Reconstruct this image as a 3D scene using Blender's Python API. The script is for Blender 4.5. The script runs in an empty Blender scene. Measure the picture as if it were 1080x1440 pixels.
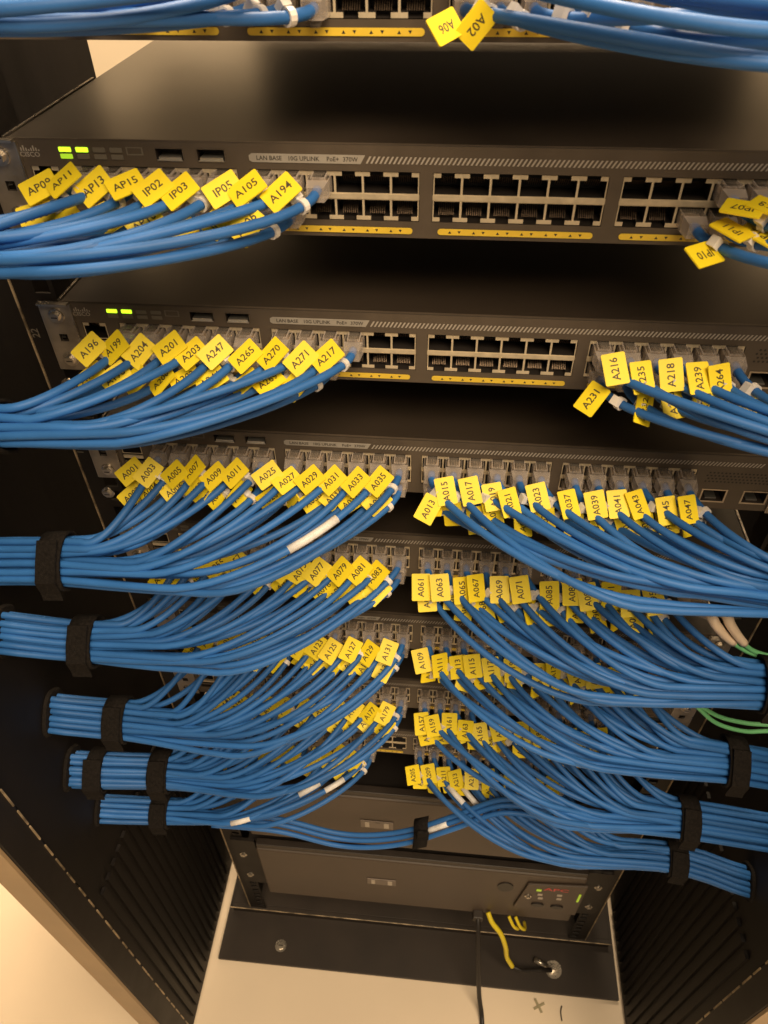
import bpy, math, random
from mathutils import Vector, Matrix

random.seed(7)
scene = bpy.context.scene
COL = scene.collection
MM = 0.001                                   # all layout numbers are millimetres

# ------------------------------------------------------------------ camera
cam_data = bpy.data.cameras.new("camera")
cam = bpy.data.objects.new("camera", cam_data)
COL.objects.link(cam)
scene.camera = cam


def axes(rx, ry, rz):
    rx, ry, rz = map(math.radians, (rx, ry, rz))
    return Matrix.Rotation(rz, 3, 'Z') @ Matrix.Rotation(rx, 3, 'X') @ Matrix.Rotation(ry, 3, 'Y')


_a = axes(-43.24, 0.92, 6.03)                # columns: right, forward, up
_r, _f, _u = _a.col[0], _a.col[1], _a.col[2]
_m = Matrix.Identity(4)
for i in range(3):
    _m[i][0], _m[i][1], _m[i][2] = _r[i], _u[i], -_f[i]
_m.translation = Vector((2.8, -370.4, 285.8)) * MM
cam.matrix_world = _m
cam_data.sensor_fit = 'HORIZONTAL'
cam_data.sensor_width = 36.0
cam_data.lens = 34.08
cam_data.clip_start = 0.01
cam_data.clip_end = 50.0
cam_data.dof.use_dof = True
cam_data.dof.focus_distance = 0.50
cam_data.dof.aperture_fstop = 26.0

# ------------------------------------------------------------------ light
world = bpy.data.worlds.new("World")
scene.world = world
world.use_nodes = True
world.node_tree.nodes["Background"].inputs[0].default_value = (1.0, 0.80, 0.58, 1)
world.node_tree.nodes["Background"].inputs[1].default_value = 0.10


def area_lamp(name, loc, target, sx, sy, power, colour):
    d = bpy.data.lights.new(name, 'AREA')
    d.shape = 'RECTANGLE'
    d.size, d.size_y = sx, sy
    d.energy = power
    d.color = colour
    o = bpy.data.objects.new(name, d)
    COL.objects.link(o)
    o.location = loc
    o.rotation_euler = (Vector(target) - Vector(loc)).to_track_quat('-Z', 'Y').to_euler()
    return o


WARM = (1.0, 0.765, 0.50)
area_lamp("ceiling_lamp_front", (0.55, -1.0, 1.55), (0.0, 0.0, -0.2), 1.6, 1.0, 52, WARM)
area_lamp("ceiling_lamp_rear", (0.05, 0.78, 1.45), (-0.35, 1.1, 0.1), 0.6, 0.3, 62, WARM)

scene.view_settings.view_transform = 'Standard'
scene.view_settings.look = 'None'
scene.view_settings.exposure = 0.26
scene.view_settings.gamma = 1.0
scene.cycles.transparent_max_bounces = 16

# ------------------------------------------------------------------ materials
MATS = {}


def mat(name, col, rough=0.5, metal=0.0, var=0.0, vscale=40.0, bump=0.0, bscale=200.0, emit=None, estr=0.0,
        stretch=None, spec=0.5):
    m = bpy.data.materials.new(name)
    m.use_nodes = True
    nt = m.node_tree
    b = nt.nodes["Principled BSDF"]
    b.inputs["Base Color"].default_value = (*col, 1)
    b.inputs["Roughness"].default_value = rough
    b.inputs["Metallic"].default_value = metal
    b.inputs["Specular IOR Level"].default_value = spec
    tc = nt.nodes.new("ShaderNodeTexCoord")
    vec = tc.outputs["Object"]
    if stretch:
        mp = nt.nodes.new("ShaderNodeMapping")
        mp.inputs["Scale"].default_value = stretch
        nt.links.new(vec, mp.inputs["Vector"])
        vec = mp.outputs["Vector"]
    if var > 0:
        n = nt.nodes.new("ShaderNodeTexNoise")
        n.inputs["Scale"].default_value = vscale
        n.inputs["Detail"].default_value = 5
        nt.links.new(vec, n.inputs["Vector"])
        r = nt.nodes.new("ShaderNodeValToRGB")
        r.color_ramp.elements[0].position = 0.3
        r.color_ramp.elements[1].position = 0.7
        r.color_ramp.elements[0].color = (*[c * (1 - var) for c in col], 1)
        r.color_ramp.elements[1].color = (*[min(1, c * (1 + var)) for c in col], 1)
        nt.links.new(n.outputs["Fac"], r.inputs["Fac"])
        nt.links.new(r.outputs["Color"], b.inputs["Base Color"])
        rr = nt.nodes.new("ShaderNodeMapRange")
        rr.inputs["To Min"].default_value = max(0.03, rough - 0.4 * min(var, 0.3))
        rr.inputs["To Max"].default_value = min(1, rough + 0.4 * min(var, 0.3))
        nt.links.new(n.outputs["Fac"], rr.inputs["Value"])
        nt.links.new(rr.outputs["Result"], b.inputs["Roughness"])
    if bump > 0:
        n2 = nt.nodes.new("ShaderNodeTexNoise")
        n2.inputs["Scale"].default_value = bscale
        n2.inputs["Detail"].default_value = 4
        nt.links.new(vec, n2.inputs["Vector"])
        bp = nt.nodes.new("ShaderNodeBump")
        bp.inputs["Strength"].default_value = bump
        bp.inputs["Distance"].default_value = 0.001
        nt.links.new(n2.outputs["Fac"], bp.inputs["Height"])
        nt.links.new(bp.outputs["Normal"], b.inputs["Normal"])
    if emit:
        b.inputs["Emission Color"].default_value = (*emit, 1)
        b.inputs["Emission Strength"].default_value = estr
    MATS[name] = m
    return m


def clear_mat(name, col, clear, rough):
    m = bpy.data.materials.new(name)
    m.use_nodes = True
    nt = m.node_tree
    b = nt.nodes["Principled BSDF"]
    b.inputs["Base Color"].default_value = (*col, 1)
    b.inputs["Roughness"].default_value = rough
    t = nt.nodes.new("ShaderNodeBsdfTransparent")
    mx = nt.nodes.new("ShaderNodeMixShader")
    fr = nt.nodes.new("ShaderNodeLayerWeight")
    fr.inputs["Blend"].default_value = 0.35
    mr = nt.nodes.new("ShaderNodeMapRange")
    mr.inputs["To Min"].default_value = 1 - clear
    mr.inputs["To Max"].default_value = min(1, 1.35 - clear)
    nt.links.new(fr.outputs["Facing"], mr.inputs["Value"])
    nt.links.new(mr.outputs["Result"], mx.inputs["Fac"])
    nt.links.new(t.outputs[0], mx.inputs[1])
    nt.links.new(b.outputs[0], mx.inputs[2])
    nt.links.new(mx.outputs[0], nt.nodes["Material Output"].inputs["Surface"])
    MATS[name] = m
    return m


mat("chassis", (0.034, 0.025, 0.018), 0.37, 0.0, 0.06, 12, 0.04, 1500, spec=0.8)
mat("front", (0.088, 0.068, 0.050), 0.45, 0.0, 0.12, 60, 0.10, 1200)
mat("port_metal", (0.60, 0.52, 0.38), 0.42, 0.35, 0.15, 150)
mat("port_dark", (0.020, 0.016, 0.014), 0.5)
mat("contact", (0.17, 0.12, 0.08), 0.35, 0.6)
mat("yellow_strip", (0.80, 0.56, 0.05), 0.5, 0, 0.06, 80)
mat("print_dark", (0.03, 0.025, 0.02), 0.6)
mat("print_light", (0.42, 0.38, 0.33), 0.5)
mat("strip_light", (0.34, 0.31, 0.27), 0.5, 0, 0.1, 90)
mat("led_off", (0.17, 0.15, 0.12), 0.35)
mat("led_green", (0.35, 0.7, 0.05), 0.4, emit=(0.55, 0.95, 0.02), estr=1.4)
mat("panel_green", (0.30, 0.5, 0.05), 0.4, emit=(0.55, 0.75, 0.02), estr=0.28)
mat("led_green_dim", (0.28, 0.5, 0.05), 0.4, emit=(0.45, 0.8, 0.02), estr=0.6)
mat("led_red", (0.5, 0.03, 0.03), 0.4, emit=(1.0, 0.08, 0.06), estr=0.05)
mat("steel", (0.55, 0.50, 0.43), 0.28, 0.9, 0.25, 60, 0.15, 300)
mat("dull_steel", (0.42, 0.37, 0.31), 0.33, 0.8, 0.3, 50, 0.2, 260)
mat("usb_metal", (0.75, 0.72, 0.66), 0.3, 0.9)
mat("jacket", (0.028, 0.138, 0.42), 0.52, 0, 0.10, 35, 0.06, 500, spec=0.4)
mat("tag_yellow", (0.90, 0.70, 0.016), 0.48, 0, 0.05, 60)
mat("tag_ink", (0.06, 0.045, 0.02), 0.6)
mat("nylon", (0.78, 0.74, 0.70), 0.35, 0, 0.06, 120)
mat("sleeve_white", (0.82, 0.80, 0.78), 0.5, 0, 0.08, 200)
mat("core", (0.50, 0.38, 0.27), 0.4, 0.2, 0.7, 420)
mat("velcro", (0.012, 0.010, 0.009), 0.95, 0, 0.4, 500, 0.7, 900, spec=0.15)
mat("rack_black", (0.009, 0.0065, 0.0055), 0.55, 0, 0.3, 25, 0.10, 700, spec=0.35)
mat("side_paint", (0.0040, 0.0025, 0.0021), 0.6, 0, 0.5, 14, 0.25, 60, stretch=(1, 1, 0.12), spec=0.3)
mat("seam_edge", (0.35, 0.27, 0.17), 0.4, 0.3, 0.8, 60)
mat("post_sheen_tan", (0.36, 0.25, 0.14), 0.5, 0, 0.12, 12)  # room light and floor reflection on dark post paint, put into the colour
mat("bezel", (0.062, 0.044, 0.032), 0.5, 0, 0.12, 25, 0.12, 900)
mat("bezel_dark", (0.026, 0.019, 0.015), 0.5, 0, 0.2, 40)
mat("badge", (0.16, 0.13, 0.11), 0.4, 0.3)
mat("badge_mark", (0.45, 0.40, 0.34), 0.4, 0.2)
mat("base_steel", (0.026, 0.018, 0.013), 0.6, 0, 0.2, 20, 0.1, 700)
mat("floor", (0.86, 0.72, 0.55), 0.42, 0, 0.05, 5, 0.05, 120)
mat("wall", (0.72, 0.62, 0.48), 0.7, 0, 0.04, 4)
mat("fiber_green", (0.16, 0.50, 0.22), 0.45, 0, 0.06, 60)
mat("boot_beige", (0.72, 0.58, 0.44), 0.5, 0, 0.06, 90)
mat("wire_yellow", (0.82, 0.66, 0.03), 0.4)
mat("cord_black", (0.016, 0.013, 0.012), 0.5)
mat("scrap", (0.38, 0.33, 0.20), 0.7)
def jacket_variation():
    m = MATS["jacket"]
    nt = m.node_tree
    b = nt.nodes["Principled BSDF"]
    src = b.inputs["Base Color"].links[0].from_socket
    oi = nt.nodes.new("ShaderNodeObjectInfo")
    mr = nt.nodes.new("ShaderNodeMapRange")
    mr.inputs["To Min"].default_value = 0.84
    mr.inputs["To Max"].default_value = 1.12
    hs = nt.nodes.new("ShaderNodeHueSaturation")
    nt.links.new(oi.outputs["Random"], mr.inputs["Value"])
    nt.links.new(mr.outputs["Result"], hs.inputs["Value"])
    nt.links.new(src, hs.inputs["Color"])
    nt.links.new(hs.outputs["Color"], b.inputs["Base Color"])


def sleeve_print():
    """rows of small grey print on the white sleeves"""
    m = MATS["sleeve_white"]
    nt = m.node_tree
    b = nt.nodes["Principled BSDF"]
    src = b.inputs["Base Color"].links[0].from_socket
    tc = nt.nodes.new("ShaderNodeTexCoord")
    n = nt.nodes.new("ShaderNodeTexNoise")
    n.inputs["Scale"].default_value = 1500
    nt.links.new(tc.outputs["Object"], n.inputs["Vector"])
    n.inputs["Detail"].default_value = 0
    r = nt.nodes.new("ShaderNodeValToRGB")
    r.color_ramp.elements[0].position = 0.56
    r.color_ramp.elements[0].color = (1, 1, 1, 1)
    r.color_ramp.elements[1].position = 0.62
    r.color_ramp.elements[1].color = (0.25, 0.22, 0.22, 1)
    mx = nt.nodes.new("ShaderNodeMix")
    mx.data_type = 'RGBA'
    mx.blend_type = 'MULTIPLY'
    mx.inputs["Factor"].default_value = 0.22
    nt.links.new(n.outputs["Fac"], r.inputs["Fac"])
    nt.links.new(src, mx.inputs["A"])
    nt.links.new(r.outputs["Color"], mx.inputs["B"])
    nt.links.new(mx.outputs["Result"], b.inputs["Base Color"])


jacket_variation()
sleeve_print()
clear_mat("clear_plug", (0.30, 0.26, 0.22), 0.90, 0.04)
clear_mat("milky_plug", (0.70, 0.61, 0.54), 0.76, 0.07)

# ------------------------------------------------------------------ helpers


def link(o, parent=None):
    COL.objects.link(o)
    if parent is not None:
        o.parent = parent
    return o


def empty(name, loc, label, cat, group=None):
    o = bpy.data.objects.new(name, None)
    o.empty_display_size = 0.01
    o.location = Vector(loc) * MM
    o["label"] = label
    o["category"] = cat
    if group:
        o["group"] = group
    return link(o)


def tag(o, label, cat, group=None):
    o["label"] = label
    o["category"] = cat
    if group:
        o["group"] = group
    return o


class MB:
    """collects geometry in millimetres"""

    def __init__(self, off=(0, 0, 0)):
        self.v, self.f, self.mi, self.mats = [], [], [], []
        self.off = Vector(off)

    def m(self, name):
        if name not in self.mats:
            self.mats.append(name)
        return self.mats.index(name)

    def add(self, verts, faces, mname):
        b = len(self.v)
        self.v += [Vector(p) - self.off for p in verts]
        k = self.m(mname)
        for f in faces:
            self.f.append([b + i for i in f])
            self.mi.append(k)

    def box(self, x0, x1, y0, y1, z0, z1, mname):
        if x0 > x1: x0, x1 = x1, x0
        if y0 > y1: y0, y1 = y1, y0
        if z0 > z1: z0, z1 = z1, z0
        self.add([(x0, y0, z0), (x1, y0, z0), (x1, y1, z0), (x0, y1, z0),
                  (x0, y0, z1), (x1, y0, z1), (x1, y1, z1), (x0, y1, z1)],
                 [(0, 3, 2, 1), (4, 5, 6, 7), (0, 1, 5, 4), (1, 2, 6, 5), (2, 3, 7, 6), (3, 0, 4, 7)], mname)

    def prism(self, poly, y0, y1, mname):
        """polygon in x,z (counter-clockwise seen from -y) extruded from y0 (front) to y1"""
        n = len(poly)
        vs = [(x, y0, z) for x, z in poly] + [(x, y1, z) for x, z in poly]
        fs = [tuple(range(n)), tuple(range(2 * n - 1, n - 1, -1))]
        fs += [(i, i + n, (i + 1) % n + n, (i + 1) % n) for i in range(n)]
        self.add(vs, fs, mname)

    def holed(self, x0, x1, z0, z1, y, holes, depth, mname, wall=None):
        """sheet facing -y with rectangular holes, hole walls of given depth"""
        xs = sorted({x0, x1, *[h[0] for h in holes], *[h[1] for h in holes]})
        zs = sorted({z0, z1, *[h[2] for h in holes], *[h[3] for h in holes]})
        for i in range(len(xs) - 1):
            for j in range(len(zs) - 1):
                cx, cz = (xs[i] + xs[i + 1]) / 2, (zs[j] + zs[j + 1]) / 2
                if any(h[0] < cx < h[1] and h[2] < cz < h[3] for h in holes):
                    continue
                self.add([(xs[i], y, zs[j]), (xs[i + 1], y, zs[j]), (xs[i + 1], y, zs[j + 1]), (xs[i], y, zs[j + 1])],
                         [(0, 1, 2, 3)], mname)
        for a, b, c, d in holes:
            self.add([(a, y, c), (b, y, c), (b, y, d), (a, y, d),
                      (a, y + depth, c), (b, y + depth, c), (b, y + depth, d), (a, y + depth, d)],
                     [(0, 4, 5, 1), (1, 5, 6, 2), (2, 6, 7, 3), (3, 7, 4, 0)], wall or mname)

    def tube(self, pts, rad, mname, sides=8, caps=True, squash=None):
        pts = [Vector(p) for p in pts]
        n = len(pts)
        vs, fs = [], []
        t0 = (pts[1] - pts[0]).normalized()
        ref = Vector((0, 0, 1)) if abs(t0.z) < 0.9 else Vector((1, 0, 0))
        nrm = t0.cross(ref).normalized()
        for i in range(n):
            t = (pts[min(i + 1, n - 1)] - pts[max(i - 1, 0)]).normalized()
            nrm = (nrm - t * nrm.dot(t)).normalized()
            bn = t.cross(nrm)
            r = rad[i] if isinstance(rad, (list, tuple)) else rad
            for s in range(sides):
                a = 2 * math.pi * s / sides
                vs.append(pts[i] + nrm * (r * math.cos(a)) + bn * (r * math.sin(a)))
        for i in range(n - 1):
            for s in range(sides):
                a, b = i * sides + s, i * sides + (s + 1) % sides
                fs.append((a, b, b + sides, a + sides))
        if caps:
            fs.append(tuple(range(sides - 1, -1, -1)))
            fs.append(tuple((n - 1) * sides + s for s in range(sides)))
        self.add(vs, fs, mname)

    def mesh(self, name, smooth=False):
        me = bpy.data.meshes.new(name)
        me.from_pydata([tuple(p * MM) for p in self.v], [], self.f)
        for mn in self.mats:
            me.materials.append(MATS[mn])
        me.polygons.foreach_set("material_index", self.mi)
        if smooth:
            me.polygons.foreach_set("use_smooth", [True] * len(self.f))
        me.update()
        return me

    def build(self, name, parent=None, smooth=False, bevel=0.0):
        o = bpy.data.objects.new(name, self.mesh(name, smooth))
        if bevel:
            bv = o.modifiers.new("bevel", 'BEVEL')
            bv.width = bevel * MM
            bv.segments = 2
            bv.limit_method = 'ANGLE'
        return link(o, parent)


def put(name, me, parent, loc=(0, 0, 0), rot=None):
    o = bpy.data.objects.new(name, me)
    link(o, parent)
    if rot is None:
        o.location = Vector(loc) * MM
    else:
        mtx = rot.to_4x4()
        mtx.translation = Vector(loc) * MM
        o.matrix_local = mtx
    return o


# text -> flat mesh, cached; lies in x,y plane facing +z, centred, sizes in mm
_text_cache = {}
TMP = bpy.data.scenes.new("lettering_workshop")


def text_mesh(s, size, mname, stretch=1.0):
    key = (s, size, mname, stretch)
    if key in _text_cache:
        return _text_cache[key]
    cu = bpy.data.curves.new("lettering", 'FONT')
    cu.body = s
    cu.size = size * MM
    cu.align_x, cu.align_y = 'CENTER', 'CENTER'
    cu.resolution_u = 2
    cu.offset = 0.014 * size * MM
    ob = bpy.data.objects.new("lettering_source", cu)
    TMP.collection.objects.link(ob)
    vl = TMP.view_layers[0]
    vl.update()
    me = bpy.data.meshes.new_from_object(ob.evaluated_get(vl.depsgraph))
    bpy.data.objects.remove(ob)
    bpy.data.curves.remove(cu)
    me.transform(Matrix.Diagonal((stretch, 1, 1, 1)))
    me.materials.clear()
    me.materials.append(MATS[mname])
    me.name = "lettering"
    _text_cache[key] = me
    return me


FRONT = Matrix.Rotation(math.radians(90), 3, 'X')      # text plane facing -y


def bolt(name, parent, c, r, mname, axis='y', washer=True):
    b = MB()
    hexa = [(r * 0.62 * math.cos(i * math.pi / 3 + .3), r * 0.62 * math.sin(i * math.pi / 3 + .3)) for i in range(6)]
    circ = [(r * math.cos(i * math.pi / 7), r * math.sin(i * math.pi / 7)) for i in range(14)]
    if washer:
        b.prism(circ, -1.0, 0, mname)
    b.prism(hexa, -3.0, -1.0, mname)
    b.box(-r * .4, r * .4, -3.1, -2.9, -r * .08, r * .08, "bezel_dark")
    rot = None if axis == 'y' else Matrix.Rotation(math.radians(-90), 3, 'X')
    return put(name, b.mesh(name), parent, c, rot if rot else Matrix.Identity(3))


# ------------------------------------------------------------------ layout
PITCH = 13.97
GX0 = -190.5


def gx(g, c):
    return GX0 + g * 6.5 * PITCH + c * PITCH


ZK = [262.2, 175.7, 88.1, 0.0, -86.2, -177.8, -270.0, -357.1]         # top edge of each switch
DX = [3.5, -0.5, -0.6, -2.0, -2.0, 1.6, 0.6, -1.8]
H = 44.4
ORD = ["top", "second", "third", "fourth", "fifth", "sixth", "seventh", "eighth"]
FLOOR = -935.0

# ------------------------------------------------------------------ setting
b = MB()
b.add([(-6000, -6000, FLOOR), (6000, -6000, FLOOR), (6000, 6000, FLOOR), (-6000, 6000, FLOOR)], [(0, 1, 2, 3)], "floor")
fl = b.build("floor")
fl["kind"] = "structure"
b = MB()
b.box(-4000, 4000, 1150, 1250, FLOOR, 1700, "wall")
wl = b.build("back_wall")
wl["kind"] = "structure"

# ------------------------------------------------------------------ rack cabinet
rack = empty("server_rack", (0, 0, FLOOR), "black server rack cabinet with side walls and mounting rails holding all the equipment", "rack")
rack_off = (0, 0, FLOOR)
for s in (-1, 1):
    b = MB(rack_off)
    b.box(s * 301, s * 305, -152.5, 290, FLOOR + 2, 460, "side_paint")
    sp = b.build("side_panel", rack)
    sl = MB()
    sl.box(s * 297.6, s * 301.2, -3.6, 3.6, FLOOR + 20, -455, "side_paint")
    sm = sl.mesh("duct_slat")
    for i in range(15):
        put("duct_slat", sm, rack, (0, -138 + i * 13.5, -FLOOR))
    b = MB(rack_off)
    b.box(s * 300, s * 326, -181, -153, FLOOR + 1, 460, "rack_black")
    b.build("front_post", rack, bevel=1.5)
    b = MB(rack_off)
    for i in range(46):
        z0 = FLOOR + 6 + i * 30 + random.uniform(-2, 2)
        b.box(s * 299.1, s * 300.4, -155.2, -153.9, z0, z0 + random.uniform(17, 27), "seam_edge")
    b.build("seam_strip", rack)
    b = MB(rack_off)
    b.box(s * 300.6, s * 325, -184, -181.2, FLOOR + 1, 460, "post_sheen_tan")  # strip over the post front, tan painted as light falling on it
    b.build("post_lit_face", rack)
    # mounting rail with square holes, three to each unit
    holes = []
    z = 430.0
    while z > -900:
        for dz in (6.3, 22.2, 38.1):
            holes.append((s * 233 - 4.6, s * 233 + 4.6, z - dz - 4.6, z - dz + 4.6))
        z -= 44.45
    b = MB(rack_off)
    xa, xb = sorted((s * 225.5, s * 250))
    b.holed(xa, xb, FLOOR + 8, 455, 2.4, holes, 1.8, "rack_black")
    b.box(s * 248.4, s * 250, 2.6, 62, FLOOR + 8, 455, "rack_black")
    b.box(s * 250.2, s * 262, 60, 62, FLOOR + 8, 455, "rack_black")
    b.build("mounting_rail", rack)
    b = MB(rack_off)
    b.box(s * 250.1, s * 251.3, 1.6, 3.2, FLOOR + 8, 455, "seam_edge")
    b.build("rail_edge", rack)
# numerals printed on the left rail
for txt, x, z in (("22", -246.5, 66), ("20", -246.5, -8), ("19", -246.5, -24), ("21", -246.5, 22)):
    put("unit_number", text_mesh(txt, 6.5, "led_off"), rack, (x, 2.0, z - FLOOR),
        FRONT @ Matrix.Rotation(math.radians(90), 3, 'Z'))
# base frame at the bottom of the rack
b = MB(rack_off)
b.box(-286, 294, -66, 380, -931, -925, "base_steel")
b.box(-278, 286, 0, 6, -925, -908, "base_steel")
b.box(-278, 286, 6, 380, -912, -908, "base_steel")
b.box(-282, 290, -1.2, 0, -909.5, -908, "seam_edge")
b.build("base_plate", rack, bevel=1.2)
b = MB(rack_off)
b.box(-250, -238, 4, 60, -930, -840, "rack_black")
b.box(238, 250, 4, 60, -930, -840, "rack_black")
b.build("foot_bracket", rack)
bolt("base_bolt", rack, (-196.8, -41.6, -925 - FLOOR), 8.5, "steel", 'z')
for x, z in ((-237, 203), (-237, 118), (-237, 30), (-237, -62)):
    bolt("rail_screw", rack, (x, 2.2, z - FLOOR), 4.6, "steel")
# unseen dark panel added to confine the rear glow mirrored on switch tops
b = MB(rack_off)
b.box(-222, 302, 520, 530, FLOOR + 30, 460, "rack_black")
b.build("rear_light_blocker", rack)
# grommets where bundles pass the side walls: filled in with the bundles below

# ------------------------------------------------------------------ switches


def t_port_mesh(with_contacts=True):
    """one jack cell, latch notch upwards; local origin = cell centre, front at y = 0.6"""
    b = MB()
    w, h = PITCH / 2, 5.25
    ow, sh, nw = w - 0.55, 2.1, 3.3          # half opening, shoulder height, half notch
    y = 0.6
    def q(x0, x1, z0, z1, m, yy=y):
        b.add([(x0, yy, z0), (x1, yy, z0), (x1, yy, z1), (x0, yy, z1)], [(0, 1, 2, 3)], m)
    q(-w, -ow, -h, h, "port_metal"); q(ow, w, -h, h, "port_metal")
    q(-ow, ow, -h, -h + 0.5, "port_metal")
    q(-ow, -nw, h - sh, h, "port_metal"); q(nw, ow, h - sh, h, "port_metal")
    loop = [(-ow, -h + .5), (ow, -h + .5), (ow, h - sh), (nw, h - sh), (nw, h), (-nw, h), (-nw, h - sh), (-ow, h - sh)]
    n = len(loop)
    D = 13.0
    b.add([(x, y, z) for x, z in loop] + [(x, y + D, z) for x, z in loop],
          [(i, i + n, (i + 1) % n + n, (i + 1) % n) for i in range(n)] + [tuple(range(n, 2 * n))], "port_dark")
    if with_contacts:
        for i in range(8):
            x = -3.6 + i * 1.03
            b.add([(x, y + 3.0, h - sh - .2), (x + .5, y + 3.0, h - sh - .2), (x + .5, y + 7.5, -1.6), (x, y + 7.5, -1.6)], [(3, 2, 1, 0), (0, 1, 2, 3)], "contact")
    return b.mesh("port")


PORT_UP = t_port_mesh()
PORT_LO = PORT_UP.copy()
PORT_LO.transform(Matrix.Rotation(math.pi, 4, 'Y'))
PORT_LO.name = "port"

MID_Z0, MID_Z1 = 22.9, 25.3
UP_C, LO_C = MID_Z0 - 5.25, MID_Z1 + 5.25          # cell centres below the top edge


def strip_mesh():
    b = MB()
    n = 78.0
    r = 1.5
    poly = []
    for i in range(7):
        a = -math.pi / 2 + math.pi * i / 6
        poly.append((n / 2 - r + r * math.cos(a), r * math.sin(a)))
    for i in range(7):
        a = math.pi / 2 + math.pi * i / 6
        poly.append((-n / 2 + r + r * math.cos(a), r * math.sin(a)))
    b.prism(poly, -0.5, 0, "yellow_strip")
    for c in range(6):
        for k, off in ((1, -2.4), (-1, 2.4)):
            x = -n / 2 + 2.6 + (n - 5.2) * (c + 0.5) / 6 + off
            s_ = 0.85
            b.add([(x - s_, -0.55, -k * s_ * .8), (x + s_, -0.55, -k * s_ * .8), (x, -0.55, k * s_ * .8)],
                  [(0, 1, 2) if k > 0 else (2, 1, 0)], "print_dark")
    return b.mesh("port_strip")


STRIP = strip_mesh()


def hatch_mesh():
    b = MB()
    n = 112
    for i in range(n):
        x = -42 + i * 2.2
        b.add([(x, -0.3, -8.3), (x + .95, -0.3, -8.3), (x + 2.85, -0.3, -5.0), (x + 1.9, -0.3, -5.0)], [(0, 1, 2, 3)], "print_light")
    return b.mesh("hatching")


HATCH = hatch_mesh()


def logo_mesh():
    b = MB()
    hs = [0.7, 1.5, 2.5, 1.4, 0.7, 1.4, 2.5, 1.5, 0.7]
    for i, h in enumerate(hs):
        x = -5.2 + i * 1.3
        b.box(x - .28, x + .28, -0.2, 0, 0.2, 0.2 + h, "print_light")
    return b.mesh("emblem")


LOGO = logo_mesh()


def led_mesh(mname):
    b = MB()
    b.prism([(-2.9, -1.1), (2.9, -1.1), (3.1, -.8), (3.1, .8), (2.9, 1.1), (-2.9, 1.1), (-3.1, .8), (-3.1, -.8)], -0.35, 0.1, mname)
    return b.mesh("status_light")


LED = {m: led_mesh(m) for m in ("led_off", "led_green", "led_green_dim")}


def usb_mesh():
    b = MB()
    b.holed(-7.4, 7.4, -3.1, 3.1, -0.3, [(-6.6, 6.6, -2.3, 2.5)], 9, "usb_metal", "bezel_dark")
    b.box(-6.0, 6.0, 1.2, 8.8, -2.0, -0.9, "usb_metal")
    b.add([(-7, 8.5, -3), (7, 8.5, -3), (7, 8.5, 3), (-7, 8.5, 3)], [(0, 1, 2, 3)], "bezel_dark")
    return b.mesh("usb_port")


USB = usb_mesh()


def usb_dark():
    b = MB()
    b.holed(-7.4, 7.4, -3.1, 3.1, -0.15, [(-6.8, 6.8, -2.6, 2.6)], 9, "front", "bezel_dark")
    b.add([(-7, 8.5, -3), (7, 8.5, -3), (7, 8.5, 3), (-7, 8.5, 3)], [(0, 1, 2, 3)], "bezel_dark")
    b.box(-5.8, 5.8, 0.2, 8.4, -2.5, -1.3, "usb_metal")
    b.box(-6.4, 6.4, -0.5, 0.1, -3.0, -2.4, "usb_metal")
    return b.mesh("usb_port")


USB = usb_dark()


def sfp_mesh():
    b = MB()
    b.holed(-8.2, 8.2, -5.6, 5.6, -0.4, [(-7.1, 7.1, -4.4, 4.6)], 20, "dull_steel", "bezel_dark")
    b.add([(-8, 19, -5), (8, 19, -5), (8, 19, 5), (-8, 19, 5)], [(0, 1, 2, 3)], "port_dark")
    b.box(-3.5, 3.5, 2, 18, -4.2, -3.6, "usb_metal")
    return b.mesh("uplink_port")


SFP = sfp_mesh()


def dimple_mesh():
    b = MB()
    for i in range(18):
        for j in range(4):
            x = -21 + i * 2.4 + (j % 2) * 1.2
            z = -4.2 + j * 2.4
            b.add([(x + .75 * math.cos(a), -0.12, z + .75 * math.sin(a)) for a in [k * math.pi / 3 for k in range(6)]],
                  [(0, 1, 2, 3, 4, 5)], "port_dark")
    return b.mesh("vent_dimples")


DIMPLES = dimple_mesh()


def ear_mesh(s):
    """bracket: front flange with slots and side flange; origin at body corner (x = edge, z = top)"""
    b = MB()
    xa, xb = (0.0, 19.0)
    f = lambda x: s * x
    hs = [(-11.2, -10.2 + 3.4, 0, 0)]
    x0, x1 = sorted((f(-5.6), f(12.5)))
    holes = []
    for zc in (-22.0,):
        a, c = sorted((f(1.0), f(6.0)))
        holes.append((a, c, zc - 2.4, zc + 2.4))
    b.holed(x0, x1, -43.9, -0.5, -2.2, holes, 2.0, "dull_steel", "bezel_dark")
    # rim of the flange and rolled top lip
    b.box(f(-5.6), f(12.5), -4.6, -0.6, -0.6, 0.6, "steel")
    b.box(f(12.0), f(12.9), -2.15, -0.4, -43.9, -0.6, "steel")
    b.box(f(-6.2), f(-5.5), -2.15, -0.2, -43.9, -0.6, "steel")
    b.box(f(-5.6), f(12.5), -2.15, -0.4, -44.2, -43.9, "dull_steel")
    # side flange running back along the chassis
    b.box(f(0.25), f(1.6), 1.25, 118, -43.0, 0.4, "dull_steel")
    b.box(f(0.2), f(1.7), 1.25, 118, 0.4, 0.9, "steel")
    return b.mesh("mounting_ear")


EARS = {s: ear_mesh(s) for s in (-1, 1)}


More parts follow.
